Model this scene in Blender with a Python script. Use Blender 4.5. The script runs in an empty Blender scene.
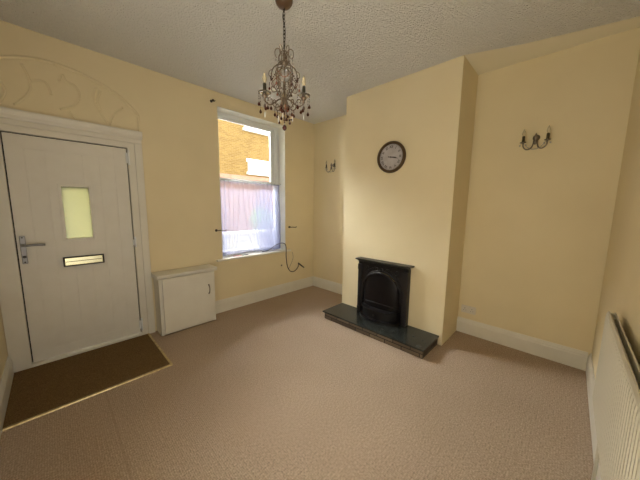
import bpy, bmesh, math, random
from mathutils import Vector, Matrix
random.seed(7)
PI = math.pi
col = bpy.context.scene.collection
scene = bpy.context.scene

# room dimensions (metres). Far wall x=0, window wall y=0, the room lies at x<0, y<0
H = 2.83; WD = -3.549; LX = -3.601
YBL = -1.09; YBR = -2.45; DEP = 0.50; HB = 0.171

# ------------------------------------------------------------------ materials
def mat(name, color, rough=0.5, metal=0.0, spec=0.5, noise=None, bump=None, trans=0.0, ior=1.45, alpha=1.0, coat=0.0):
    m = bpy.data.materials.new(name); m.use_nodes = True
    nt = m.node_tree; N = nt.nodes; L = nt.links
    b = N['Principled BSDF']
    b.inputs['Base Color'].default_value = (*color, 1)
    b.inputs['Roughness'].default_value = rough
    b.inputs['Metallic'].default_value = metal
    b.inputs['Specular IOR Level'].default_value = spec
    b.inputs['Transmission Weight'].default_value = trans
    b.inputs['IOR'].default_value = ior
    b.inputs['Coat Weight'].default_value = coat
    tc = N.new('ShaderNodeTexCoord')
    if noise:
        scale, c2, lo, hi = noise
        n = N.new('ShaderNodeTexNoise'); n.inputs['Scale'].default_value = scale; n.inputs['Detail'].default_value = 5
        L.new(tc.outputs['Object'], n.inputs['Vector'])
        r = N.new('ShaderNodeMapRange'); r.inputs['From Min'].default_value = lo; r.inputs['From Max'].default_value = hi
        L.new(n.outputs['Fac'], r.inputs['Value'])
        mx = N.new('ShaderNodeMix'); mx.data_type = 'RGBA'
        mx.inputs[6].default_value = (*color, 1); mx.inputs[7].default_value = (*c2, 1)
        L.new(r.outputs['Result'], mx.inputs[0]); L.new(mx.outputs[2], b.inputs['Base Color'])
    if bump:
        scale, strength, dist = bump
        n = N.new('ShaderNodeTexNoise'); n.inputs['Scale'].default_value = scale; n.inputs['Detail'].default_value = 4
        L.new(tc.outputs['Object'], n.inputs['Vector'])
        bp = N.new('ShaderNodeBump'); bp.inputs['Strength'].default_value = strength; bp.inputs['Distance'].default_value = dist
        L.new(n.outputs['Fac'], bp.inputs['Height']); L.new(bp.outputs['Normal'], b.inputs['Normal'])
    return m

WALLC = (0.80, 0.69, 0.46)
M = {}
M['wall'] = mat('cream wall paint', WALLC, 0.75, spec=0.2, noise=(2.2, (0.77, 0.66, 0.435), .35, .7), bump=(40, .15, .004))
M['relief'] = mat('cream painted plaster moulding', WALLC, 0.7, spec=0.2)
M['white'] = mat('white gloss woodwork', (0.77, 0.735, 0.645), 0.35, noise=(6, (0.73, 0.69, 0.60), .4, .75), bump=(30, .1, .002))
M['door'] = mat('white grained door', (0.77, 0.74, 0.67), 0.42, noise=(9, (0.74, 0.705, 0.63), .4, .75))
M['upvc'] = mat('white plastic frame', (0.80, 0.82, 0.83), 0.3)
M['reveal'] = mat('pale painted reveal', (0.78, 0.77, 0.68), 0.6, noise=(5, (0.74, 0.73, 0.63), .4, .7))
M['smooth_ceiling'] = mat('smooth painted ceiling plaster', (0.86, 0.80, 0.63), 0.8, spec=0.2, bump=(12, .3, .004))
M['gap'] = mat('dark door gasket', (0.03, 0.025, 0.02), 0.7)
M['chrome'] = mat('satin chrome', (0.33, 0.33, 0.34), 0.5, 1.0)
M['brass'] = mat('polished brass', (0.50, 0.45, 0.26), 0.2, 1.0)
M['brass_dull'] = mat('worn brass strip', (0.62, 0.50, 0.27), 0.38, 1.0, noise=(30, (0.4, 0.3, 0.15), .4, .7))
M['darkmetal'] = mat('dark bronze metal', (0.05, 0.038, 0.025), 0.4, 0.7)
M['pewter'] = mat('aged pewter', (0.23, 0.20, 0.17), 0.35, 0.9)
M['iron'] = mat('black cast iron', (0.006, 0.005, 0.006), 0.42, 0.0, bump=(90, .2, .002))
M['ironshelf'] = mat('black cast iron shelf', (0.03, 0.028, 0.024), 0.38, 0.1, bump=(90, .2, .002))
M['fireglass'] = mat('smoked stove glass', (0.005, 0.004, 0.005), 0.3, spec=0.3)
M['slate'] = mat('black polished slate', (0.022, 0.025, 0.024), 0.17, noise=(14, (0.04, 0.045, 0.042), .45, .7), bump=(25, .1, .002))
M['coir'] = mat('brown coir pile', (0.26, 0.165, 0.075), 0.95, spec=0.1, noise=(200, (0.10, 0.06, 0.022), .35, .7), bump=(420, 1.0, .006))
M['bronze'] = mat('brushed bronze wire', (0.30, 0.24, 0.18), 0.35, 0.7, noise=(60, (0.13, 0.09, 0.06), .4, .7))
M['rose'] = mat('brown enamelled ceiling rose', (0.14, 0.085, 0.05), 0.35, 0.4)
M['sleeve'] = mat('dark candle sleeve', (0.05, 0.042, 0.022), 0.5, 0.3)
M['bulb'] = mat('amber clear bulb glass', (0.93, 0.82, 0.58), 0.08, trans=0.55)
M['crystal'] = mat('clear crystal', (0.93, 0.90, 0.84), 0.05, trans=0.6, ior=1.5)
M['rod'] = mat('whitened clear crystal', (0.93, 0.91, 0.86), 0.2, trans=0.1)  # whitened to paint in the light that the clear rods catch
M['dish'] = mat('thin clear glass', (0.9, 0.85, 0.8), 0.05, trans=0.95, ior=1.2)
M['ruby'] = mat('ruby red crystal', (0.10, 0.016, 0.010), 0.08, trans=0.3, ior=1.5)
M['amber'] = mat('amber pink crystal', (0.55, 0.22, 0.14), 0.1, trans=0.5, ior=1.5)
M['clockrim'] = mat('bronze clock rim', (0.10, 0.062, 0.033), 0.4, 0.4)
M['clockface'] = mat('pale clock face', (0.50, 0.47, 0.47), 0.6, noise=(16, (0.42, 0.38, 0.37), .4, .7))
M['ink'] = mat('dark clock print', (0.06, 0.045, 0.04), 0.6)
M['plastic'] = mat('white socket plastic', (0.72, 0.66, 0.57), 0.35)
M['cable'] = mat('dark grey cable', (0.05, 0.04, 0.045), 0.45)
M['red'] = mat('red plastic', (0.45, 0.05, 0.04), 0.4)
M['radiator'] = mat('white radiator enamel', (0.60, 0.56, 0.46), 0.32)
M['asphalt'] = mat('grey road asphalt', (0.30, 0.30, 0.31), 0.9, noise=(60, (0.2, 0.2, 0.21), .35, .7))
M['paving'] = mat('pale street paving', (0.28, 0.27, 0.25), 0.85, noise=(4, (0.22, 0.21, 0.20), .4, .7))
M['leaf'] = mat('bright green leaves', (0.10, 0.24, 0.03), 0.5)
M['stem'] = mat('shrub stem', (0.12, 0.07, 0.03), 0.8)
M['whitewash'] = mat('whitewashed masonry', (0.80, 0.80, 0.77), 0.8, bump=(20, .5, .01))
M['coping'] = mat('grey stone coping', (0.26, 0.26, 0.27), 0.8)
M['stoneband'] = mat('pinkish stone band', (0.36, 0.22, 0.15), 0.8, noise=(3, (0.30, 0.18, 0.12), .4, .7))

def tex_mat(name): 
    m = bpy.data.materials.new(name); m.use_nodes = True
    nt = m.node_tree; return m, nt.nodes, nt.links, nt.nodes['Principled BSDF']
def mathn(N, L, op, a, b=None):
    n = N.new('ShaderNodeMath'); n.operation = op
    for i, v in enumerate((a, b)):
        if v is None: continue
        if isinstance(v, (int, float)): n.inputs[i].default_value = v
        else: L.new(v, n.inputs[i])
    return n.outputs[0]

# textured stipple ceiling
m, N, L, b = tex_mat('stippled ceiling plaster'); M['stipple'] = m
tc = N.new('ShaderNodeTexCoord')
b.inputs['Roughness'].default_value = 0.85; b.inputs['Specular IOR Level'].default_value = 0.2
n1 = N.new('ShaderNodeTexNoise'); n1.inputs['Scale'].default_value = 52; n1.inputs['Detail'].default_value = 3; n1.inputs['Distortion'].default_value = 1.2
n2 = N.new('ShaderNodeTexVoronoi'); n2.inputs['Scale'].default_value = 95
n3 = N.new('ShaderNodeTexNoise'); n3.inputs['Scale'].default_value = 1.6
for n in (n1, n2, n3): L.new(tc.outputs['Object'], n.inputs['Vector'])
hgt = mathn(N, L, 'ADD', mathn(N, L, 'MULTIPLY', n1.outputs['Fac'], 1.5), mathn(N, L, 'MULTIPLY', n2.outputs['Distance'], -0.5))
bp = N.new('ShaderNodeBump'); bp.inputs['Strength'].default_value = 1.0; bp.inputs['Distance'].default_value = 0.022
L.new(hgt, bp.inputs['Height']); L.new(bp.outputs['Normal'], b.inputs['Normal'])
mx = N.new('ShaderNodeMix'); mx.data_type = 'RGBA'
mx.inputs[6].default_value = (0.91, 0.895, 0.85, 1); mx.inputs[7].default_value = (0.93, 0.91, 0.865, 1)
L.new(n3.outputs['Fac'], mx.inputs[0]); L.new(mx.outputs[2], b.inputs['Base Color'])

# loop pile carpet: rows running towards the window wall
m, N, L, b = tex_mat('beige loop pile carpet'); M['carpet'] = m
tc = N.new('ShaderNodeTexCoord'); sp = N.new('ShaderNodeSeparateXYZ'); L.new(tc.outputs['Object'], sp.inputs[0])
b.inputs['Roughness'].default_value = 0.95; b.inputs['Specular IOR Level'].default_value = 0.1
dn = N.new('ShaderNodeTexNoise'); dn.inputs['Scale'].default_value = 30; L.new(tc.outputs['Object'], dn.inputs['Vector'])
wob = mathn(N, L, 'MULTIPLY', dn.outputs['Fac'], 0.012)
rx = mathn(N, L, 'SINE', mathn(N, L, 'MULTIPLY', mathn(N, L, 'ADD', sp.outputs['X'], wob), 2*PI/0.0105))
ry = mathn(N, L, 'SINE', mathn(N, L, 'MULTIPLY', mathn(N, L, 'ADD', sp.outputs['Y'], wob), 2*PI/0.012))
cn = N.new('ShaderNodeTexNoise'); cn.inputs['Scale'].default_value = 95; cn.inputs['Detail'].default_value = 2; L.new(tc.outputs['Object'], cn.inputs['Vector'])
big = N.new('ShaderNodeTexNoise'); big.inputs['Scale'].default_value = 1.3; L.new(tc.outputs['Object'], big.inputs['Vector'])
fac = mathn(N, L, 'ADD', mathn(N, L, 'MULTIPLY', rx, 0.10), mathn(N, L, 'MULTIPLY', ry, 0.05))
fac = mathn(N, L, 'ADD', fac, mathn(N, L, 'MULTIPLY', cn.outputs['Fac'], 1.5))
fac = mathn(N, L, 'ADD', fac, mathn(N, L, 'MULTIPLY', big.outputs['Fac'], 0.25))
mr = N.new('ShaderNodeMapRange'); mr.inputs['From Min'].default_value = 0.35; mr.inputs['From Max'].default_value = 1.4; L.new(fac, mr.inputs['Value'])
cr = N.new('ShaderNodeValToRGB'); L.new(mr.outputs['Result'], cr.inputs['Fac'])
cr.color_ramp.elements[0].color = (0.215, 0.158, 0.112, 1); cr.color_ramp.elements[1].color = (0.62, 0.485, 0.37, 1)
# the join between two widths of carpet
sx = mathn(N, L, 'ABSOLUTE', mathn(N, L, 'ADD', sp.outputs['X'], 3.07))
seam = mathn(N, L, 'MULTIPLY', mathn(N, L, 'LESS_THAN', sx, 0.004), mathn(N, L, 'LESS_THAN', sp.outputs['Y'], -0.84))
mx = N.new('ShaderNodeMix'); mx.data_type = 'RGBA'; mx.inputs[7].default_value = (0.24, 0.17, 0.12, 1)
L.new(mathn(N, L, 'MULTIPLY', seam, 0.3), mx.inputs[0]); L.new(cr.outputs['Color'], mx.inputs[6]); L.new(mx.outputs[2], b.inputs['Base Color'])
hh = mathn(N, L, 'ADD', mathn(N, L, 'ADD', rx, mathn(N, L, 'MULTIPLY', ry, 0.5)), mathn(N, L, 'MULTIPLY', cn.outputs['Fac'], 2.0))
bp = N.new('ShaderNodeBump'); bp.inputs['Strength'].default_value = 0.35; bp.inputs['Distance'].default_value = 0.002
L.new(hh, bp.inputs['Height']); L.new(bp.outputs['Normal'], b.inputs['Normal'])

def brick_mat(name, c1, c2, mortar, bw=.225, bh=.075, ms=.008, axis='XZ', rough=.85):
    m, N, L, b = tex_mat(name)
    tc = N.new('ShaderNodeTexCoord'); sp = N.new('ShaderNodeSeparateXYZ'); cb = N.new('ShaderNodeCombineXYZ')
    L.new(tc.outputs['Object'], sp.inputs[0])
    L.new(sp.outputs[axis[0]], cb.inputs[0]); L.new(sp.outputs[axis[1]], cb.inputs[1])
    t = N.new('ShaderNodeTexBrick'); t.inputs['Scale'].default_value = 1
    t.inputs['Brick Width'].default_value = bw; t.inputs['Row Height'].default_value = bh; t.inputs['Mortar Size'].default_value = ms
    t.inputs['Color1'].default_value = (*c1, 1); t.inputs['Color2'].default_value = (*c2, 1); t.inputs['Mortar'].default_value = (*mortar, 1)
    L.new(cb.outputs[0], t.inputs['Vector']); L.new(t.outputs['Color'], b.inputs['Base Color'])
    bp = N.new('ShaderNodeBump'); bp.inputs['Strength'].default_value = 0.6; bp.inputs['Distance'].default_value = 0.01; bp.invert = True
    L.new(t.outputs['Fac'], bp.inputs['Height']); L.new(bp.outputs['Normal'], b.inputs['Normal'])
    b.inputs['Roughness'].default_value = rough
    return m
M['yellowbrick'] = brick_mat('yellow facing brick', (0.25, 0.155, 0.036), (0.17, 0.092, 0.014), (0.27, 0.185, 0.08))
M['redbrick'] = brick_mat('red facing brick', (0.22, 0.10, 0.06), (0.16, 0.065, 0.04), (0.26, 0.18, 0.13))
M['block'] = brick_mat('whitewashed garden wall blocks', (0.22, 0.225, 0.21), (0.17, 0.175, 0.165), (0.06, 0.06, 0.06), .42, .14, .012)
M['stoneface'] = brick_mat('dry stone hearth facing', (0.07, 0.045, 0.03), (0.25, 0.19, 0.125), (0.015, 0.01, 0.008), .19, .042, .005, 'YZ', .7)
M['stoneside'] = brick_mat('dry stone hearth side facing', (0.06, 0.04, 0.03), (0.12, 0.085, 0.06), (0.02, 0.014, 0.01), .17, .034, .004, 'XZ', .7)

# window glass (thin, lets light straight through with a faint reflection)
m, N, L, b = tex_mat('clear window glass'); M['glass'] = m
N.remove(b); tr = N.new('ShaderNodeBsdfTransparent'); gl = N.new('ShaderNodeBsdfGlossy'); gl.inputs['Roughness'].default_value = 0.02
tr.inputs[0].default_value = (0.96, 0.97, 0.97, 1)
fr = N.new('ShaderNodeFresnel'); fr.inputs[0].default_value = 1.3
ms = N.new('ShaderNodeMixShader'); L.new(fr.outputs[0], ms.inputs[0]); L.new(tr.outputs[0], ms.inputs[1]); L.new(gl.outputs[0], ms.inputs[2])
L.new(ms.outputs[0], N['Material Output'].inputs[0])
# frosted glazing of the door
m, N, L, b = tex_mat('frosted door glass'); M['frosted'] = m
N.remove(b); tl = N.new('ShaderNodeBsdfTranslucent'); tl.inputs[0].default_value = (0.22, 0.215, 0.14, 1)
gl = N.new('ShaderNodeBsdfGlossy'); gl.inputs['Roughness'].default_value = 0.2
ms = N.new('ShaderNodeMixShader'); ms.inputs[0].default_value = 0.05
L.new(tl.outputs[0], ms.inputs[1]); L.new(gl.outputs[0], ms.inputs[2]); L.new(ms.outputs[0], N['Material Output'].inputs[0])
# net curtain
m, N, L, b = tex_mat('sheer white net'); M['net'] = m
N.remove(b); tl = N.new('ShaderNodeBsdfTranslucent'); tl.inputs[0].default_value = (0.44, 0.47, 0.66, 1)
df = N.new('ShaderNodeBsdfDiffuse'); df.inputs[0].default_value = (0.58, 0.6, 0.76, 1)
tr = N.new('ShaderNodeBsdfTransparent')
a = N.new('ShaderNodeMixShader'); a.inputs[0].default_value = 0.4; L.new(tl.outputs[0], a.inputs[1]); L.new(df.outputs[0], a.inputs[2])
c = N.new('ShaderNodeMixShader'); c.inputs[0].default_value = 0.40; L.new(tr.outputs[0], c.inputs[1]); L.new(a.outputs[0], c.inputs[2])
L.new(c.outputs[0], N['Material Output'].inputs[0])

# ------------------------------------------------------------------ mesh builder
class MB:
    def __init__(self): self.bm = bmesh.new(); self.smooth = set()
    def box(self, a, b, bevel=0.0):
        bm = self.bm
        x0, x1 = sorted((a[0], b[0])); y0, y1 = sorted((a[1], b[1])); z0, z1 = sorted((a[2], b[2]))
        v = [bm.verts.new(p) for p in ((x0,y0,z0),(x1,y0,z0),(x1,y1,z0),(x0,y1,z0),(x0,y0,z1),(x1,y0,z1),(x1,y1,z1),(x0,y1,z1))]
        fs = [bm.faces.new([v[i] for i in f]) for f in ((0,3,2,1),(4,5,6,7),(0,1,5,4),(1,2,6,5),(2,3,7,6),(3,0,4,7))]
        if bevel:
            es = list({e for f in fs for e in f.edges})
            bmesh.ops.bevel(bm, geom=es, offset=bevel, segments=2, profile=0.6, affect='EDGES')
        return self
    def tube(self, pts, r, seg=8, closed=False, cap=True):
        bm = self.bm; pts = [Vector(p) for p in pts]; n = len(pts)
        rs = r if isinstance(r, (list, tuple)) else [r]*n
        rings = []; up = None
        for i, p in enumerate(pts):
            if closed: t = pts[(i+1) % n] - pts[i-1]
            else: t = pts[min(i+1, n-1)] - pts[max(i-1, 0)]
            t.normalize()
            if up is None:
                up = Vector((0,0,1)) if abs(t.z) < .9 else Vector((1,0,0))
            s = t.cross(up)
            if s.length < 1e-5: s = t.cross(Vector((0.3,1,0.2)))
            s.normalize(); up = s.cross(t).normalized()
            rings.append([bm.verts.new(p + (s*math.cos(2*PI*k/seg) + up*math.sin(2*PI*k/seg))*rs[i]) for k in range(seg)])
        m = n if closed else n-1
        for i in range(m):
            a, b = rings[i], rings[(i+1) % n]
            for k in range(seg):
                f = bm.faces.new((a[k], a[(k+1)%seg], b[(k+1)%seg], b[k])); f.smooth = True
        if cap and not closed:
            bm.faces.new(rings[0][::-1]); bm.faces.new(rings[-1])
        return self
    def lathe(self, prof, c=(0,0,0), seg=20, axis='z', smooth=True, caps=True):
        bm = self.bm; rings = []; c = Vector(c)
        for (r, h) in prof:
            ring = []
            for k in range(seg):
                a = 2*PI*k/seg; q = (r*math.cos(a), r*math.sin(a), h)
                if axis == 'x': q = (q[2], q[0], q[1])
                if axis == 'y': q = (q[0], q[2], q[1])
                ring.append(bm.verts.new(c + Vector(q)))
            rings.append(ring)
        for a, b in zip(rings, rings[1:]):
            for k in range(seg):
                f = bm.faces.new((a[k], a[(k+1)%seg], b[(k+1)%seg], b[k])); f.smooth = smooth
        if caps:
            bm.faces.new(rings[0][::-1]); bm.faces.new(rings[-1])
        return self
    def ball(self, c, r, seg=10, sz=1.0):
        prof = [(max(r*math.sin(PI*i/8), r*.02), -r*sz*math.cos(PI*i/8)) for i in range(9)]
        return self.lathe(prof, c, seg)
    def prism(self, poly, lo, hi, axis='y', smooth=False):
        """poly: 2D outline, extruded along axis from lo to hi"""
        bm = self.bm
        def P(u, v, w):
            return {'y': (u, w, v), 'x': (w, u, v), 'z': (u, v, w)}[axis]
        A = [bm.verts.new(P(u, v, lo)) for u, v in poly]; B = [bm.verts.new(P(u, v, hi)) for u, v in poly]
        n = len(poly)
        bm.faces.new(A[::-1]); bm.faces.new(B)
        for i in range(n):
            f = bm.faces.new((A[i], A[(i+1)%n], B[(i+1)%n], B[i])); f.smooth = smooth
        return self
    def grid(self, fn, nu, nv, smooth=True):
        bm = self.bm
        V = [[bm.verts.new(fn(i/nu, j/nv)) for j in range(nv+1)] for i in range(nu+1)]
        for i in range(nu):
            for j in range(nv):
                f = bm.faces.new((V[i][j], V[i+1][j], V[i+1][j+1], V[i][j+1])); f.smooth = smooth
        return self
    def build(self, name, material, parent=None, recalc=True, org=None):
        if recalc: bmesh.ops.recalc_face_normals(self.bm, faces=self.bm.faces)
        me = bpy.data.meshes.new(name)
        if org is not None:
            bmesh.ops.translate(self.bm, verts=self.bm.verts, vec=-Vector(org))
        self.bm.to_mesh(me); self.bm.free()
        mats = material if isinstance(material, list) else [material]
        for mm in mats: me.materials.append(mm)
        o = bpy.data.objects.new(name, me); col.objects.link(o)
        if org is not None: o.location = org
        if parent: o.parent = parent
        return o

def tag(o, label=None, cat=None, group=None, kind=None):
    if label: o['label'] = label
    if cat: o['category'] = cat
    if group: o['group'] = group
    if kind: o['kind'] = kind
    return o
def empty(name, loc=(0,0,0), label=None, cat=None, group=None, kind=None, rz=0):
    o = bpy.data.objects.new(name, None); col.objects.link(o); o.location = loc; o.rotation_euler = (0,0,rz)
    o.empty_display_size = 0.1
    return tag(o, label, cat, group, kind)
def struct(mb, name, material, label, cat):
    return tag(mb.build(name, material), label, cat, kind='structure')
def copy_tree(o, parent=None):
    c = o.copy(); col.objects.link(c); c.parent = parent
    for ch in o.children: copy_tree(ch, c)
    return c
def spline(pts, n=8):
    """Catmull-Rom through pts"""
    P = [Vector(p) for p in pts]; P = [2*P[0]-P[1]] + P + [2*P[-1]-P[-2]]; out = []
    for i in range(1, len(P)-2):
        for k in range(n):
            t = k/n; a, b, c, d = P[i-1], P[i], P[i+1], P[i+2]
            out.append(0.5*((2*b) + (c-a)*t + (2*a-5*b+4*c-d)*t*t + (3*b-a-3*c+d)*t**3))
    out.append(P[-2]); return out

# ------------------------------------------------------------------ the room shell
WX0, WX1, WZ0, WZ1 = -1.705, -0.635, 0.71, 2.665      # window opening
DX0, DX1, DZ1 = -3.53, -2.61, 2.06                   # front door opening
TW = 0.30
struct(MB().box((LX, WD, -.12), (0.0, 0.0, 0.0)), 'floor', M['carpet'], 'beige loop pile carpet covering the whole floor', 'floor')
YC = -3.549
# textured ceiling, its edge leaving a smooth wedge over the alcove right of the chimney breast
EDGE = [(-DEP, YBR), (-.335, -2.87), (-.165, WD)]
struct(MB().prism([(LX, WD), (EDGE[2][0], WD), EDGE[1], EDGE[0], (-DEP, YBL), (0, YBL), (0, 0), (LX, 0)], H, H+.1, 'z'), 'ceiling', M['stipple'], 'white ceiling with rough stippled plaster texture', 'ceiling')
struct(MB().prism([(EDGE[2][0], WD), (0, WD), (0, YBR), EDGE[0], EDGE[1]], H+.001, H+.1, 'z'), 'ceiling', M['smooth_ceiling'], 'smooth cream strip of ceiling above the right alcove', 'ceiling')
w = MB()
w.box((LX-.3, 0, 0), (DX0, TW, H+.1)).box((DX0, 0, DZ1), (DX1, TW, H+.1)).box((DX1, 0, 0), (WX0, TW, H+.1))
w.box((WX0, 0, 0), (WX1, TW, WZ0)).box((WX0, 0, WZ1), (WX1, TW, H+.1)).box((WX1, 0, 0), (.3, TW, H+.1))
struct(w, 'wall_window', M['wall'], 'cream wall holding the front door and the tall window', 'wall')
struct(MB().box((0, WD-.3, 0), (.3, 0, H+.1)), 'wall_far', M['wall'], 'cream far wall forming the two alcoves', 'wall')
struct(MB().box((-DEP, YBR, 0), (0, YBL, H+.05), ), 'wall_chimney_breast', M['wall'], 'cream chimney breast projecting between two alcoves', 'wall')
struct(MB().box((-2.72, WD-.15, 0), (0, WD, H+.1)).box((LX-.3, WD-.15, 0), (-3.52, WD, H+.1)).box((-3.52, WD-.15, 2.05), (-2.72, WD, H+.1)), 'wall_right', M['wall'], 'cream right wall behind the radiator', 'wall')
# unseen passage shells added behind the doorways to keep sun and sky out
struct(MB().box((-4.6, -3.5, 0), (-4.5, -1.8, 2.5)).box((-4.5, -1.9, 0), (LX-.15, -1.8, 2.5)).box((-4.5, -3.6, 0), (-3.9, -3.5, 2.5)).box((-4.6, -3.6, 2.5), (LX-.15, -1.8, 2.6)).box((LX-.3, -5.2, 0), (-3.62, WD-.15, 2.5)).box((-2.6, -5.2, 0), (-2.4, WD-.15, 2.5)).box((LX-.3, -5.3, 0), (-2.4, -5.2, 2.5)).box((LX-.3, -5.3, 2.5), (-2.4, WD-.15, 2.6)), 'wall_added_passage', M['wall'], 'cream unseen passage walls added behind the doorways to block outside light', 'wall')
struct(MB().box((LX-.3, -5.3, -.12), (-2.4, WD, 0)).box((-4.6, -3.6, -.12), (LX, -1.8, 0)), 'floor_added_passage', M['carpet'], 'beige carpet of the added unseen passage', 'floor')
struct(MB().box((LX-.15, -2.0, 0), (LX, 0, H+.1)).box((LX-.15, WD, 0), (LX, -3.3, H+.1)).box((LX-.15, -3.3, 2.05), (LX, -2.0, H+.1)), 'wall_left', M['wall'], 'cream left wall beside the front door', 'wall')

def skirt(name, a, b, nrm, label):
    """moulded skirting board from a to b (floor points on the wall), standing out along nrm"""
    prof = [(0, 0), (.020, 0), (.020, .125), (.016, .135), (.016, .145), (.009, .160), (.006, HB), (0, HB)]
    a = Vector((*a, 0)); b = Vector((*b, 0)); n = Vector((*nrm, 0)); mb = MB(); bm = mb.bm
    A = [bm.verts.new(a + n*u + Vector((0,0,v))) for u, v in prof]; B = [bm.verts.new(b + n*u + Vector((0,0,v))) for u, v in prof]
    k = len(prof)
    for i in range(k): bm.faces.new((A[i], A[(i+1)%k], B[(i+1)%k], B[i]))
    bm.faces.new(A[::-1]); bm.faces.new(B)
    return struct(mb, name, M['white'], label, 'skirting board')
skirt('baseboard_window', (-1.905, 0), (0, 0), (0, -1), 'white skirting board under the window')
skirt('baseboard_alcove', (0, -.02), (0, YBL), (-1, 0), 'white skirting board in the left alcove by the window')
skirt('baseboard_far', (0, YBR), (0, WD+.02), (-1, 0), 'white skirting board under the socket in the right alcove')
skirt('baseboard_right', (-2.72, WD), (0, WD), (0, 1), 'white skirting board behind the radiator')
skirt('baseboard_left', (LX, -.035), (LX, -2.0), (1, 0), 'white skirting board beside the brown doormat')

# ------------------------------------------------------------------ front door
fr = empty('door_1', (-3.07, .02, 0), 'white cottage style front door with small frosted pane', 'door', kind='structure')
def dpart(mb, name, material, parent=fr):
    o = mb.build(name, material); o.parent = parent
    if parent and parent.type == 'EMPTY': o.matrix_parent_inverse = Matrix.Translation(-Vector(parent.location))
    return o
LXa, LXb, LZa, LZb = -3.468, -2.668, 0.035, 1.995
GX0, GX1, GZ0, GZ1 = -3.168, -2.983, 1.12, 1.59
leaf = MB()
YF, YB = .006, .055
def slab(x0, x1, z0, z1): leaf.box((x0, YF, z0), (x1, YB, z1), .0012)
slab(LXa, LXa+.105, LZa, LZb); slab(LXb-.105, LXb, LZa, LZb)
n = 5; pw = (LXb-LXa-.21)/n
for i in range(n):
    x0 = LXa+.105+i*pw; x1 = x0+pw
    def seg(z0, z1, xa=x0, xb=x1): leaf.box((xa, YF+.0015, z0), (xb, YB, z1), .0020)
    if x1 <= GX0-.02 or x0 >= GX1+.02: seg(LZa+.09, LZb-.11)
    else:
        seg(LZa+.09, GZ0-.02); seg(GZ1+.02, LZb-.11)
        if x0 < GX0-.02: seg(GZ0-.02, GZ1+.02, x0, GX0-.02)
        if x1 > GX1+.02: seg(GZ0-.02, GZ1+.02, GX1+.02, x1)
leaf.box((LXa+.1, YF+.001, LZa), (LXb-.1, YB, LZa+.09), .002).box((LXa+.1, YF+.001, LZb-.11), (LXb-.1, YB, LZb), .002)
lf = dpart(leaf, 'door_leaf', M['door'])
bead = MB()
for a, b_ in (((GX0-.022, 0, GZ0-.022), (GX0, .05, GZ1+.022)), ((GX1, 0, GZ0-.022), (GX1+.022, .05, GZ1+.022)),
              ((GX0, 0, GZ0-.022), (GX1, .05, GZ0)), ((GX0, 0, GZ1), (GX1, .05, GZ1+.022))):
    bead.box((a[0], -.003, a[2]), (b_[0], .052, b_[2]), .003)
dpart(bead, 'glazing_bead', M['door'])
tag(dpart(MB().box((GX0, .02, GZ0), (GX1, .028, GZ1)), 'glass_pane', M['frosted']), 'frosted pale glass pane')
tag(dpart(MB().box((LXa-.010, .03, .03), (LXa+.004, .052, LZb+.010)).box((LXb-.004, .03, .03), (LXb+.008, .052, LZb+.010)).box((LXa, .03, LZb-.004), (LXb, .052, LZb+.010)), 'gasket', M['gap']), 'dark rubber seal around the leaf')
# handle
hp = dpart(MB().box((-3.452, -.007, .925), (-3.418, .006, 1.165), .005), 'handle_plate', M['chrome'])
tag(hp, 'satin chrome back plate')
hb = MB().tube(spline([(-3.435, -.005, 1.085), (-3.435, -.045, 1.085), (-3.42, -.055, 1.085), (-3.37, -.057, 1.088), (-3.305, -.055, 1.084)], 5), [.010]*21, 10)
tag(dpart(hb, 'handle_lever', M['chrome'], hp), 'satin chrome lever')
dpart(MB().lathe([(.012, 0), (.012, .006), (.009, .009)], (-3.435, -.007, .985), 14, 'y').box((-3.437, -.0175, .975), (-3.433, -.006, .99)), 'key_cylinder', M['darkmetal'], hp)
dpart(MB().lathe([(.006, -.004), (.006, 0)], (-3.435, -.007, 1.15), 10, 'y').lathe([(.006, -.004), (.006, 0)], (-3.435, -.007, .94), 10, 'y'), 'screw', M['darkmetal'], hp)
# letterbox
lb = MB()
for a, b_ in (((-3.208, .862), (-2.918, .870)), ((-3.208, .940), (-2.918, .950)), ((-3.208, .870), (-3.197, .940)), ((-2.929, .870), (-2.918, .940))):
    lb.box((a[0], -.012, a[1]), (b_[0], .006, b_[1]), .002)
lo = dpart(lb, 'letterbox', M['darkmetal']); tag(lo, 'dark bronze letterbox frame')
tag(dpart(MB().box((-3.197, -.005, .871), (-2.929, .004, .939), .002), 'letterbox_flap', M['brass'], lo), 'polished brass flap')
dpart(MB().tube([(-3.19, -.0105, .905), (-2.94, -.0105, .905)], .002, 6), 'flap_pin', M['darkmetal'], lo)
# hinges
for z0, z1 in ((1.835, 1.985), (.06, .2), (.99, 1.1)):
    hmb = MB().tube([(-2.654, -.012, z0), (-2.654, -.012, z1)], .009, 10)
    hmb.box((-2.675, -.010, z0+.02), (-2.654, .008, z1-.03), .002).box((-2.654, -.010, z0), (-2.628, .004, z0+.05), .002).box((-2.654, -.010, z1-.04), (-2.63, .004, z1), .002)
    dpart(hmb, 'hinge', M['upvc'])
dpart(MB().box((LXa-.01, -.028, 0.0), (LXb+.01, .06, .028), .004), 'threshold', M['white'])

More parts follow.
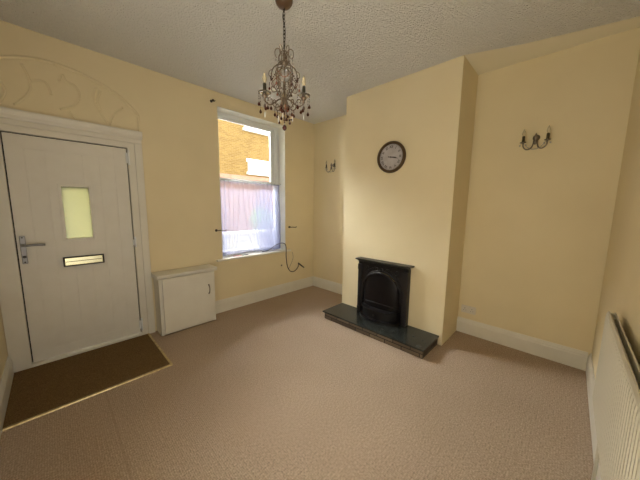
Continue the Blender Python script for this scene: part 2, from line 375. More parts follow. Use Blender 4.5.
# frame, architrave and cornice shelf
tr = MB()
tr.box((LX+.002, -.012, 0), (LXa-.008, .05, 2.06), .002).box((LXb+.008, -.012, 0), (-2.585, .05, 2.06), .003).box((LXa-.01, -.012, 2.004), (LXb+.01, .05, 2.08), .003)
tr.box((-2.600, -.028, 0), (-2.535, .0, 2.055), .004).box((LX+.002, -.028, 2.056), (-2.535, .0, 2.10), .004)
prof = [(0, 2.101), (-.030, 2.101), (-.034, 2.115), (-.042, 2.13), (-.046, 2.148), (-.050, 2.160), (-.050, 2.176), (0, 2.180)]
tr.prism(prof, LX+.002, -2.528, 'x')
struct(tr, 'trim_1', M['white'], 'white door frame and moulded architrave around the front door', 'door frame')

# arched plaster relief above the door
pr = MB()
def strip(pts, r=.0095, y=-.0): pr.tube([(x, y, z) for x, z in [(v.x, v.y) for v in spline([Vector((a, b, 0)) for a, b in pts], 7)]], r, 6)
arch = [(-3.57, 2.47), (-3.422, 2.555), (-3.30, 2.60), (-3.146, 2.622), (-2.945, 2.596), (-2.738, 2.518), (-2.620, 2.430), (-2.545, 2.35)]
strip(arch, .014); strip([(-2.545, 2.35), (-2.545, 2.182)], .013)
strip([(-3.314, 2.549), (-3.287, 2.474), (-3.278, 2.391), (-3.309, 2.305), (-3.383, 2.217)])
strip([(-3.277, 2.43), (-3.212, 2.455), (-3.178, 2.433), (-3.162, 2.358)])
strip([(-3.106, 2.486), (-3.081, 2.545), (-3.058, 2.502), (-3.004, 2.478), (-2.98, 2.412), (-3.017, 2.317), (-3.118, 2.252)])
strip([(-3.06, 2.25), (-3.02, 2.185)])
strip([(-2.857, 2.514), (-2.875, 2.4), (-2.838, 2.287), (-2.78, 2.185)])
strip([(-2.829, 2.49), (-2.857, 2.393), (-2.841, 2.32)])
strip([(-2.779, 2.21), (-2.744, 2.299), (-2.669, 2.388)])
strip([(-3.5, 2.45), (-3.44, 2.38), (-3.42, 2.30), (-3.47, 2.185)])
struct(pr, 'trim_2', M['relief'], 'cream arched plaster relief moulding above the front door', 'plaster moulding')

# ------------------------------------------------------------------ window
win = empty('window_1', (-1.16, .15, WZ0), 'tall white framed window with upper and lower panes', 'window', kind='structure')
def wpart(mb, name, m_, label=None, parent=win):
    o = dpart(mb, name, m_, parent)
    return tag(o, label) if label else o
FY0, FY1 = .155, .215
fmb = MB()
fmb.box((WX0+.005, FY0, WZ0+.02), (WX0+.045, FY1, WZ1-.005), .004).box((WX1-.075, FY0, WZ0+.02), (WX1-.005, FY1, WZ1-.005), .004)
fmb.box((WX0+.04, FY0, WZ1-.05), (WX1-.07, FY1, WZ1-.005), .004).box((WX0+.04, FY0, WZ0+.02), (WX1-.07, FY1, WZ0+.085), .004)
wpart(fmb, 'window_frame', M['upvc'])
# inner sash of the upper light, stepped back behind the frame
sb = MB(); sx0, sx1, sz0, sz1 = WX0+.045, WX1-.075, 1.80, WZ1-.05
for a, b_ in (((sx0, sz0), (sx0+.015, sz1)), ((sx1-.075, sz0), (sx1, sz1)), ((sx0+.015, sz1-.035), (sx1-.075, sz1)), ((sx0+.015, sz0), (sx1-.075, sz0+.012))):
    sb.box((a[0], FY0+.014, a[1]), (b_[0], FY1-.005, b_[1]), .004)
wpart(sb, 'upper_sash', M['upvc'])
wpart(MB().box((sx0, FY0-.004, 1.756), (sx1, FY1, 1.80), .005), 'transom', M['upvc'])
wpart(MB().box((sx0+.01, .188, 1.81), (sx1-.06, .194, sz1-.03)).box((sx0, .188, WZ0+.08), (sx1, .194, 1.745)), 'glass_pane', M['glass'])
wpart(MB().box((WX1-.006, .001, WZ0+.02), (WX1-.001, TW-.05, WZ1-.001)).box((WX0+.001, .001, WZ0+.02), (WX0+.006, TW-.05, WZ1-.001)).box((WX0+.006, .001, WZ1-.006), (WX1-.006, TW-.05, WZ1-.001)), 'reveal_lining', M['reveal'])
wpart(MB().box((WX0-.085, -.045, WZ0-.004), (WX1+.085, 0, WZ0+.021), .006).box((WX0, 0, WZ0), (WX1, .16, WZ0+.021)), 'window_sill', M['white'])

# net curtain on its wire
CZ = 1.775
cur = empty('net_curtain', (-1.16, .12, .745), 'sheer white gathered net curtain across the lower half of the window', 'curtain')
KN = 15
def drape(u, v):
    # u along the wire, v from top (0) to hem (1); cloth gathers into two bunches low down
    x = -1.685 + 1.015*u
    b1, b2 = -1.66, -.66
    k = v**1.3
    tgt = x
    if x < -1.34: tgt = b1 + (x-b1)*(1-.32*k)
    else: tgt = b2 + (x-b2)*(1-.26*k)
    x = x*(1-k) + tgt*k
    ph = 2*PI*KN*u + .9*math.sin(9*u)
    amp = (.014 + .016*v)*(.30 + .85*math.sin(3.1*u + 2.17)**2 + .12*math.sin(23*u))
    return (x + amp*1.7*math.sin(ph + v*1.4*math.sin(7*u)), .103 + amp*math.cos(ph) + .004*math.sin(5*v+8*u), CZ - (CZ-.748)*v)
cm = MB().grid(drape, 520, 14)
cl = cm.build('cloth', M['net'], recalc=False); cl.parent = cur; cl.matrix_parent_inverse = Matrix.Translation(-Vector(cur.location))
cw = MB().tube([(-1.697, .103, CZ+.004), (-.643, .103, CZ+.004)], .006, 8).build('curtain_wire', M['upvc']); cw.parent = cur; cw.matrix_parent_inverse = Matrix.Translation(-Vector(cur.location))

def attach(o, root):
    o.parent = root; o.matrix_parent_inverse = Matrix.Translation(-Vector(root.location)); return o

# curtain hold-back hooks and pole brackets left on the wall
def holdback(x, s, z, label):
    r = empty('curtain_holdback', (x, 0, z), label, 'curtain holdback', 'curtain holdbacks beside the window')
    attach(MB().lathe([(.017, -.006), (.017, -.001), ], (x, 0, z), 14, 'y').build('back_plate', M['darkmetal']), r)
    attach(MB().tube(spline([(x, -.004, z), (x, -.045, z), (x+s*.03, -.062, z+.002), (x+s*.085, -.064, z-.004), (x+s*.11, -.055, z+.006)], 5), .006, 8).ball((x-s*.028, -.062, z+.006), .010).tube([(x, -.06, z), (x-s*.028, -.062, z+.006)], .005, 8).build('hook_arm', M['darkmetal']), r)
holdback(-1.775, 1, 1.115, 'dark curtain holdback hook on the wall left of the window')
holdback(-.56, 1, 1.10, 'dark curtain holdback hook on the wall right of the window')
def bracket(x, z, label):
    r = empty('pole_bracket', (x, 0, z), label, 'curtain pole bracket', 'curtain pole brackets above the window')
    attach(MB().lathe([(.016, -.005), (.016, -.001)], (x, 0, z), 12, 'y').build('back_plate', M['darkmetal']), r)
    attach(MB().tube([(x, -.004, z), (x, -.05, z)], .006, 8).ball((x, -.054, z), .012).tube(spline([(x-.006, -.03, z), (x+.02, -.035, z-.004), (x+.035, -.035, z+.01)], 4), .005, 6).build('bracket_arm', M['darkmetal']), r)
bracket(-1.775, 2.70, 'small dark curtain pole bracket above the left corner of the window')
bracket(-.55, 2.765, 'small dark curtain pole bracket above the right corner of the window')

# cable hanging over the sill
r = empty('aerial_cable', (-.9, .05, .74), 'dark cable arching off the window sill and looping down to a plug', 'cable')
attach(MB().tube(spline([(-1.05, .06, .738), (-.95, .02, .76), (-.85, -.03, .835), (-.758, -.06, .862), (-.69, -.065, .83), (-.672, -.06, .736), (-.664, -.05, .633), (-.64, -.045, .484), (-.59, -.045, .387), (-.52, -.045, .354), (-.454, -.045, .373), (-.404, -.045, .421), (-.392, -.045, .475)], 7), .0065, 8).build('cord', M['cable']), r)
attach(MB().tube([(-.40, -.045, .482), (-.33, -.045, .43), (-.27, -.045, .385)], [.011, .012, .009], 10).build('plug', M['cable']), r)
r = empty('thin_wire', (-.5, -.004, .7), 'thin grey wire loop on the wall below the right end of the sill', 'wire')
attach(MB().tube(spline([(-.50, -.006, .68), (-.485, -.012, .60), (-.505, -.010, .53), (-.535, -.010, .475), (-.575, -.006, .41)], 6), .0028, 6).build('wire_strand', M['pewter']), r)
o = MB().box((-.735, -.014, .475), (-.715, -.001, .50), .003).build('cable_clip', M['pewter'], org=(-.725, 0, .475)); tag(o, 'small grey clip on the wall below the window sill beside the cable', 'cable clip')
r = empty('pen', (-1.42, .03, .738), 'thin red and dark pen lying on the window sill', 'pen')
attach(MB().tube([(-1.525, .045, .7365), (-1.40, .03, .7365)], .005, 8).build('barrel', M['red']), r)
attach(MB().tube([(-1.40, .03, .7365), (-1.31, .02, .7365)], .0055, 8).build('cap', M['cable']), r)

# ------------------------------------------------------------------ meter cupboard
cb = empty('meter_cupboard', (-2.21, -.1, 0), 'low white boxed cupboard with a lid shelf between door and window', 'cupboard')
cm = MB().box((-2.512, -.185, 0), (-2.492, 0, .64)).box((-1.927, -.185, 0), (-1.907, 0, .64)).box((-2.492, -.012, 0), (-1.927, 0, .64)).box((-2.492, -.185, .0), (-1.927, -.012, .02)).box((-2.492, -.185, .0), (-1.927, -.170, .64))
cm.box((-2.512, -.190, 0), (-2.480, -.16, .64), .002).box((-1.920, -.190, 0), (-1.905, -.16, .64), .002)
attach(cm.build('carcass', M['white']), cb)
dr = attach(MB().box((-2.478, -.203, .012), (-1.922, -.186, .632), .003).build('cupboard_door', M['white']), cb)
attach(MB().prism([(.0, .64), (-.205, .64), (-.218, .650), (-.226, .660), (-.228, .682), (-.222, .688), (0, .688)], -2.533, -1.882, 'x').build('lid', M['white']), cb)
hx = -1.985
hd = MB().tube(spline([(hx, -.203, .375), (hx, -.222, .385), (hx, -.232, .425), (hx, -.222, .465), (hx, -.203, .475)], 6), .006, 8).ball((hx, -.206, .372), .009).ball((hx, -.206, .478), .009)
o = hd.build('pull_handle', M['pewter']); o.parent = dr; o['label'] = 'curved pewter pull handle'

# ------------------------------------------------------------------ doormat
dm = empty('doormat', (-3.08, -.42, 0), 'large brown coir doormat set in front of the front door', 'doormat')
mx0, mx1, my0, my1 = LX+.022, -2.61, -.825, -.03
attach(MB().box((mx0, my0, .0005), (mx1, my1, .008)).build('mat_pile', M['coir']), dm)
o = attach(MB().prism([(my0-.014, .0005), (my0-.010, .009), (my0, .011), (my0+.008, .009), (my0+.008, .0005)], mx0, mx1+.01, 'x').build('edge_strip', M['brass_dull']), dm); o['label'] = 'worn brass edging strip'
o = attach(MB().prism([(mx1-.004, .0005), (mx1-.004, .009), (mx1+.004, .011), (mx1+.014, .009), (mx1+.018, .0005)], my0, my1, 'y').build('edge_strip', M['brass_dull']), dm); o['label'] = 'worn brass edging strip'

# ------------------------------------------------------------------ hearth and fireplace
HZ = .10
he = empty('hearth', (-.69, -1.74, 0), 'low black slate hearth slab on dry stone base below the chimney breast', 'hearth')
attach(MB().box((-.905, -2.420, HZ-.018), (-DEP, -1.098, HZ), .003).build('hearth_slab', M['slate']), he)
b_ = MB().box((-.885, -2.406, 0), (-DEP, -1.120, HZ-.018))
o = attach(b_.build('stone_base', [M['stoneface'], M['stoneside']]), he)
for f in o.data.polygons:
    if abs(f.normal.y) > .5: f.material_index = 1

FC = -1.735   # centre line of the fireplace
fp = empty('fireplace', (-.56, FC, HZ), 'black cast iron fireplace with bowed arched front against the chimney breast', 'fireplace')
X0 = -DEP; XF = -DEP-.055
W2 = .335; TOP = .755
# surround plate with arched opening
def arc(cy, cz, r, a0, a1, n=16): return [(cy + r*math.cos(a0+(a1-a0)*i/n), cz + r*math.sin(a0+(a1-a0)*i/n)) for i in range(n+1)]
AR = .248; AC = .42
s_ = MB()
left = [(FC+W2, HZ), (FC+W2, TOP), (FC, TOP)] + arc(FC, AC, AR, PI/2, 0) + [(FC+AR, HZ)]
right = [(2*FC-y, z) for y, z in left]
s_.prism(left, XF, X0, 'x').prism(right, XF, X0, 'x')
sur = attach(s_.build('surround', M['iron']), fp)
# pilaster strips and frieze mouldings
for s in (-1, 1):
    pmb = MB()
    pmb.box((XF-.014, FC+s*(W2-.002), HZ), (XF, FC+s*(W2-.05), TOP-.03), .004)
    pmb.box((XF-.020, FC+s*(W2), HZ), (XF, FC+s*(W2-.056), HZ+.07), .004)
    pmb.box((XF-.020, FC+s*(W2), TOP-.10), (XF, FC+s*(W2-.056), TOP-.03), .004)
    attach(pmb.build('pilaster', M['iron']), fp)
amb = MB().tube([(XF-.006, y, z) for y, z in [(FC+AR+.012, HZ)] + arc(FC, AC, AR+.012, 0, PI, 24) + [(FC-AR-.012, HZ)]], .011, 8)
attach(amb.build('arch_moulding', M['iron']), fp)
for dy in (-.20, -.07, 0, .07, .20):
    attach(MB().lathe([(.019, 0), (.017, -.007), (.008, -.011)], (XF, FC+dy, TOP-.055), 12, 'x').build('cast_rosette', M['iron']), fp)
for s in (-1, 1):
    for k in range(5):
        a = PI*.25 + k*.12
        attach(MB().ball((XF-.004, FC+s*(AR+.055)*math.cos(a), AC+(AR+.055)*math.sin(a)), .012).build('cast_bead', M['iron']), fp)
attach(MB().prism([(X0, TOP), (XF-.012, TOP), (XF-.022, TOP+.012), (XF-.045, TOP+.022), (XF-.048, TOP+.045), (X0, TOP+.045)], FC-W2+.005, FC+W2-.005, 'y').box((XF-.055, FC-W2-.038, TOP+.028), (X0, FC+W2+.018, TOP+.047), .004).build('mantel_shelf', M['ironshelf']), fp)
# bowed door: shell bulging out of the opening
def bow(u, v):
    y = FC + (AR-.004)*(2*u-1)
    half = math.sqrt(max(0, 1-(2*u-1)**2))
    ztop = AC + (AR-.004)*half
    z = (HZ+.13) + (ztop-HZ-.13)*v
    d = .085*half**.8*(1-.30*v*v)
    return (XF+.02-d, y, z)
attach(MB().grid(bow, 30, 14).build('bowed_front', M['fireglass'], recalc=True), fp)
rim = MB()
for v in (0.0, .16):
    rim.tube([Vector(bow(i/30, v)) + Vector((-.004, 0, 0)) for i in range(31)], .0065, 6)
rim.tube([Vector(bow(i/40, 1)) + Vector((-.006, 0, 0)) for i in range(1, 40)], .010, 6)
attach(rim.build('fire_bars', M['iron']), fp)
# ash pan cover bowed onto the hearth
def plan(depth, r, z0, z1, inset=0):
    pts = [(XF+.03, FC+r)] + [(XF+.03-depth*math.sin(PI*i/20)**.8, FC+r*math.cos(PI*i/20)) for i in range(1, 20)] + [(XF+.03, FC-r)]
    return pts
af = MB().prism(plan(.215, .262, 0, 0), HZ+.001, HZ+.030, 'z').prism(plan(.175, .238, 0, 0), HZ+.030, HZ+.115, 'z').prism(plan(.19, .25, 0, 0), HZ+.115, HZ+.135, 'z')
ash = attach(af.build('ash_pan_cover', M['iron']), fp)
attach(MB().ball((XF+.03-.178, FC, HZ+.072), .011).build('knob', M['ironshelf']), fp)
attach(MB().box((X0-.002, FC-AR, HZ+.14), (X0-.006, FC+AR, AC+.15)).build('back_plate', M['iron']), fp)

# ------------------------------------------------------------------ wall clock
CX, CY, CZc, CR = -DEP, -1.765, 2.005, .176
ck = empty('wall_clock', (CX, CY, CZc), 'round bronze rimmed wall clock with roman numerals on the chimney breast', 'clock')
rim = [(CR-.002, -.001), (CR, -.012), (CR-.004, -.030), (CR-.014, -.042), (CR-.024, -.040), (CR-.031, -.028), (CR-.034, -.018)]
attach(MB().lathe(rim, (CX, CY, CZc), 48, 'x', caps=False).build('rim', M['clockrim']), ck)
dial = attach(MB().lathe([(CR-.003, -.001), (CR-.030, -.0185)], (CX, CY, CZc), 48, 'x').build('dial', M['clockface']), ck)
ax = CX-.0190
nm = ['XII','I','II','III','IIII','V','VI','VII','VIII','IX','X','XI']
for i, t in enumerate(nm):
    cu = bpy.data.curves.new('numeral_text', 'FONT'); cu.body = t; cu.size = .038; cu.align_x = 'CENTER'; cu.align_y = 'CENTER'; cu.extrude = .0004; cu.offset = .0006
    to = bpy.data.objects.new('numeral_text', cu); col.objects.link(to); bpy.context.view_layer.update()
    me = bpy.data.meshes.new_from_object(to.evaluated_get(bpy.context.evaluated_depsgraph_get()))
    a = PI/2 - i*PI/6; R_ = .112
    # local x -> -y world (as seen from inside the room), local y -> z
    T = Matrix.Translation((ax-.0006, CY - R_*math.cos(a), CZc + R_*math.sin(a))) @ Matrix(((0,0,-1,0),(-1,0,0,0),(0,1,0,0),(0,0,0,1))) @ Matrix.Rotation(a-PI/2, 4, 'Z')
    me.transform(T); me.name = 'numeral'; me.materials.clear(); me.materials.append(M['ink'])
    bpy.data.objects.remove(to); bpy.data.curves.remove(cu)
    o = bpy.data.objects.new('numeral', me); col.objects.link(o); o.parent = dial
def hand(ang, ln, w, x, name):
    # ang clockwise from 12
    d = Vector((0, -math.sin(ang), math.cos(ang))); s = Vector((0, -math.cos(ang), -math.sin(ang))); c = Vector((x, CY, CZc))
    mb = MB(); bm = mb.bm
    P = [c - d*.035 + s*w*.6, c - d*.035 - s*w*.6, c + d*ln*.6 - s*w, c + d*ln, c + d*ln*.6 + s*w]
    A = [bm.verts.new(p) for p in P]; B = [bm.verts.new(p + Vector((-.0015, 0, 0))) for p in P]
    bm.faces.new(A); bm.faces.new(B[::-1])
    for i in range(5): bm.faces.new((A[i], A[(i+1)%5], B[(i+1)%5], B[i]))
    attach(mb.build(name, M['ink']), ck)
hand(math.radians(98.5), .075, .0065, ax-.002, 'hour_hand'); hand(math.radians(104), .105, .0045, ax-.005, 'minute_hand')
attach(MB().lathe([(.008, 0), (.008, -.008), (.004, -.010)], (ax, CY, CZc), 12, 'x').build('hub', M['ink']), ck)
attach(MB().lathe([(.118+.016, -.0005), (.118+.0175, -.0005)], (ax-.0003, CY, CZc), 48, 'x', caps=False).build('minute_track', M['ink']), ck)

# ------------------------------------------------------------------ twin candle wall lights (built at origin, wall plane x=0, facing -x)
def make_sconce(loc, label):
    r = empty('wall_light', loc, label, 'wall light', 'twin candle wall lights')
    def pt(mb, name, m_, parent=r, lab=None):
        o = mb.build(name, m_); o.parent = parent
        if lab: o['label'] = lab
        return o
    pt(MB().lathe([(.028, -.001), (.028, -.006), (.023, -.012), (.017, -.020), (.010, -.026)], (0, 0, .010), 24, 'x'), 'wall_plate', M['pewter'])
    pt(MB().tube([(-.02, 0, 0.01), (-.055, 0, 0)], .007, 8).lathe([(.003, -.062), (.010, -.050), (.015, -.034), (.008, -.024), (.013, -.008), (.017, .010), (.009, .024), (.005, .034), (.002, .044)], (-.058, 0, 0), 12), 'hub', M['pewter'])
    for s in (-1, 1):
        y = s*.088
        a = pt(MB().tube(spline([(-.058, s*.012, -.022), (-.060, s*.016, -.062), (-.066, s*.034, -.096), (-.074, s*.062, -.100), (-.079, s*.084, -.074), (-.080, y, -.036)], 6), .0052, 8).lathe([(.005, -.042), (.020, -.037), (.026, -.031), (.012, -.031)], (-.080, y, 0), 16), 'arm', M['pewter'])
        pt(MB().lathe([(.0115, -.031), (.0115, .022), (.008, .024)], (-.080, y, 0), 12), 'candle_sleeve', M['sleeve'], a, 'dark candle sleeve')
        pt(MB().lathe([(.006, .022), (.010, .030), (.0150, .046), (.012, .062), (.006, .078), (.0015, .088)], (-.080, y, 0), 12), 'bulb', M['bulb'], a, 'pale candle bulb')
        for dy in (-.022, .022):
            pt(MB().tube([(-.082, y+dy, -.033), (-.082, y+dy, -.055)], .0008, 4).ball((-.082, y+dy, -.061), .006, 8, 1.5), 'crystal_drop', M['crystal'], a, 'clear crystal drop')
    sw = MB(); pts = spline([(-.080, -.088, -.036), (-.078, -.04, -.092), (-.075, 0, -.104), (-.078, .04, -.092), (-.080, .088, -.036)], 5)
    for p, q in zip(pts, pts[1:]): sw.ball(p, .0042, 6).tube([p, q], .001, 4)
    pt(sw, 'bead_swag', M['crystal'])
    return r
make_sconce((0, -2.990, 2.098), 'twin candle wall light in the right alcove by the radiator wall')
make_sconce((0, -.455, 2.095), 'twin candle wall light in the left alcove beside the window wall')

# ------------------------------------------------------------------ double socket
so = empty('wall_socket', (0, -2.555, .285), 'white double power socket low in the right alcove above the skirting', 'socket')
sp_ = MB().box((-.010, -2.555-.074, .243), (0, -2.555+.074, .329), .003)
attach(sp_.build('socket_plate', M['plastic']), so)
for s in (-1, 1):
    hs = MB()
    yy = -2.555 + s*.036
    hs.box((-.0112, yy-.003, .293), (-.0098, yy+.003, .301)).box((-.0112, yy-.014, .272), (-.0098, yy-.008, .277)).box((-.0112, yy+.008, .272), (-.0098, yy+.014, .277))
    attach(hs.build('socket_holes', M['ink']), so)
    attach(MB().box((-.0135, yy-.006, .309), (-.009, yy+.006, .322), .001).build('rocker_switch', M['plastic']), so)

# ------------------------------------------------------------------ radiator
RX1, RX0, RZ0, RZ1 = -1.20, -2.60, .36, .90
yb0, yf = WD+.028, WD+.064
ra = empty('radiator', (-1.9, WD+.045, 0), 'long white ribbed panel radiator on the right wall', 'radiator')
def panel(y, sgn):
    bm_ = MB()
    pitch = .0333; prof = []
    nrib = int((RX1-RX0)/pitch); 
    xs = []
    x = RX0
    prof.append((RX0, y))
    for i in range(nrib):
        x = RX0 + .01 + i*pitch
        for dx, dy in ((0, 0), (.007, .005), (.019, .005), (.026, 0)):
            prof.append((x+dx, y + sgn*dy))
    prof.append((RX1, y))
    zs = [RZ0, RZ0+.012, RZ0+.035, RZ1-.035, RZ1-.012, RZ1]
    B = bm_.bm; rows = []
    for z in zs:
        edge = z in (RZ0, RZ1, RZ0+.012, RZ1-.012)
        rows.append([B.verts.new((px, (y + sgn*.002 if edge else py) if z not in (RZ0, RZ1) else y - sgn*.004, z)) for px, py in prof])
    for a, b in zip(rows, rows[1:]):
        for i in range(len(prof)-1): B.faces.new((a[i], a[i+1], b[i+1], b[i]))
    back = [[B.verts.new((px, y - sgn*.009, z)) for px, py in (prof[0], prof[-1])] for z in (RZ0, RZ1)]
    B.faces.new((back[0][0], back[0][1], back[1][1], back[1][0]))
    B.faces.new([rows[-1][i] for i in range(len(prof))] + [back[1][1], back[1][0]])
    B.faces.new([rows[0][i] for i in range(len(prof))] + [back[0][1], back[0][0]])
    B.faces.new([r[-1] for r in rows] + [back[1][1], back[0][1]])
    B.faces.new([r[0] for r in rows] + [back[1][0], back[0][0]])
    return bm_
attach(panel(yf-.004, 1).build('front_panel', M['radiator']), ra)
attach(panel(yb0-.002, -1).build('back_panel', M['radiator']), ra)
fin = MB()
x = RX1-.05
while x > RX0+.05:
    fin.box((x-.0008, yb0+.006, RZ0+.05), (x+.0008, yf-.012, RZ1-.03)); x -= .03
attach(fin.build('convector_fins', M['radiator']), ra)
for a_, b_ in (((RX1-.030, RZ1-.022), (RX1-.004, RZ1-.004)), ((RX1-.035, RZ0+.02), (RX1-.01, RZ0+.04)), ((RX0+.01, RZ1-.020), (RX0+.035, RZ1-.008))):
    attach(MB().box((a_[0], yb0+.004, a_[1]), (b_[0], yf-.010, b_[1]), .002).build('end_connector', M['radiator']), ra)
for bx in (-1.5, -2.34): attach(MB().box((bx, WD+.0015, .5), (bx+.04, yb0-.006, .84)).build('wall_bracket', M['radiator']), ra)
for px_ in (RX1-.20, RX0+.03): attach(MB().tube([(px_, WD+.034, RZ0+.02), (px_, WD+.034, 0.001)], .0075, 8).build('feed_pipe', M['radiator']), ra)

# ------------------------------------------------------------------ chandelier
CC = Vector((-2.030, -1.756, 0))
ch = empty('chandelier', (CC.x, CC.y, H), 'ornate bronze candle chandelier with red and clear crystal drops hanging from ceiling', 'chandelier')
cpart = lambda mb, name, m_, lab=None, par=ch: tag(_cp(mb, name, m_, par), lab)
def _cp(mb, name, m_, par):
    o = mb.build(name, m_); o.parent = par
    if par.type == 'EMPTY': o.matrix_parent_inverse = Matrix.Translation(-Vector(ch.location))
    return o
c0 = (CC.x, CC.y, 0)
cpart(MB().lathe([(.060, H-.0005), (.060, H-.010), (.056, H-.026), (.044, H-.042), (.024, H-.053), (.008, H-.058)], c0, 28), 'ceiling_rose', M['rose'], 'brown domed ceiling rose')
cm = MB(); z = H-.052; i = 0
while z > 2.525:
    ring = [(CC.x + (.0075*math.cos(a) if i % 2 else 0), CC.y + (0 if i % 2 else .0075*math.cos(a)), z-.013 + .015*math.sin(a)) for a in [2*PI*k/12 for k in range(12)]]
    cm.tube(ring, .0022, 6, closed=True); z -= .0235; i += 1
cm.tube(spline([(CC.x+.004, CC.y, H-.05), (CC.x-.006, CC.y+.006, 2.72), (CC.x+.006, CC.y-.004, 2.64), (CC.x, CC.y, 2.51)], 6), .0028, 6)
cpart(cm, 'chain', M['darkmetal'])
col_prof = [(.004, 2.560), (.010, 2.552), (.006, 2.538), (.014, 2.52), (.018, 2.50), (.010, 2.48), (.018, 2.465), (.030, 2.450), (.014, 2.437), (.008, 2.42), (.008, 2.38), (.010, 2.28), (.006, 2.21), (.014, 2.19), (.022, 2.165), (.014, 2.145), (.006, 2.13), (.003, 2.115)]
col_prof = [(r_, z_ if z_ < 2.3 else 2.3 + (z_-2.3)*.82) for r_, z_ in col_prof]
cpart(MB().lathe(col_prof[::-1], c0, 16), 'column', M['bronze'])
cpart(MB().lathe([(.006, 2.305), (.028, 2.312), (.046, 2.332), (.042, 2.362), (.022, 2.378), (.008, 2.382)], c0, 18), 'glass_bowl', M['crystal'], 'clear glass bowl on the column')
def pol(r, a, z): return (CC.x + r*math.cos(a), CC.y + r*math.sin(a), z)
def zm(z): return z if z < 2.3 else 2.3 + (z-2.3)*.82
def radial(a, pts, n=5): return [pol(v.x, a, zm(v.y)) for v in spline([Vector((x_, y_, 0)) for x_, y_ in pts], n)]
away = math.atan2(-.6197, .7848) + PI/2                    # pointing away from the doorway corner
arms = [away, away + 2*PI/3, away - 2*PI/3]
ARR = .152
for k in range(6):
    a = away + PI/6 + k*PI/3
    # upper lyre curl
    cpart(MB().tube(radial(a, [(.020, 2.450), (.036, 2.470), (.040, 2.500), (.030, 2.525), (.024, 2.545), (.030, 2.562), (.046, 2.568), (.060, 2.556), (.064, 2.528), (.058, 2.500), (.050, 2.496)]), .0032, 6), 'upper_scroll', M['bronze'])
    # belly of the cage
    s1 = MB().tube(radial(a, [(0.0158, 2.446), (0.0440, 2.440), (0.0739, 2.415), (0.0880, 2.370), (0.0862, 2.320), (0.0704, 2.270), (0.0405, 2.225), (0.0123, 2.180)]), .0040, 6)
    s1.tube(radial(a, [(0.0810, 2.400), (0.1021, 2.385), (0.1074, 2.355), (0.0950, 2.342), (0.0862, 2.356), (0.0933, 2.368)]), .0028, 6)
    s1.tube(radial(a, [(0.0827, 2.300), (0.0669, 2.325), (0.0493, 2.335), (0.0440, 2.362), (0.0563, 2.374), (0.0651, 2.358), (0.0563, 2.350)]), .0028, 6)
    s1.tube(radial(a, [(0.0528, 2.240), (0.0792, 2.235), (0.0915, 2.255), (0.0845, 2.272), (0.0739, 2.262)]), .0028, 6)
    cpart(s1, 'cage_scroll', M['bronze'])
    # inner wire scroll between the ribs
    cpart(MB().tube(radial(a+PI/6, [(.014, 2.420), (.044, 2.405), (.066, 2.375), (.060, 2.335), (.036, 2.315), (.030, 2.290), (.052, 2.270), (.066, 2.282), (.058, 2.296)]), .0028, 6), 'inner_scroll', M['bronze'])
    cpart(MB().tube(radial(a+.3, [(.016, 2.185), (.030, 2.150), (.054, 2.126), (.078, 2.134), (.086, 2.158), (.074, 2.174), (.060, 2.164), (.066, 2.150)]), .0036, 6), 'lower_scroll', M['bronze'])
def drop(mbs, p, ln, m_, size=.008, long=1.5, par=None, name='crystal_drop', lab=None):
    mb = MB().tube([p, (p[0], p[1], p[2]-ln)], .0007, 4)
    for t in (.25, .5, .75): mb.ball((p[0], p[1], p[2]-ln*t), .0032, 6)
    c = (p[0], p[1], p[2]-ln)
    mb.lathe([(.0006, 0), (size*.35, -size*.7), (size*.8, -size*1.5), (size, -size*2.1), (size*.8, -size*2.8), (size*.25, -size*3.2)] if long > 1 else [(.0006, 0), (size*.7, -size*.4), (size, -size), (size*.7, -size*1.6), (.0006, -size*2)], c, 8, smooth=False)
    return cpart(mb, name, m_, lab, par or ch)
def rod(p, ln, par=None):
    mb = MB().tube([p, (p[0], p[1], p[2]-.03)], .0006, 4)
    mb.lathe([(.0006, 0), (.0045, -.006), (.0052, -ln*.8), (.0006, -ln)], (p[0], p[1], p[2]-.03), 6, smooth=False)
    return cpart(mb, 'crystal_rod', M['rod'], 'clear crystal rod', par or ch)
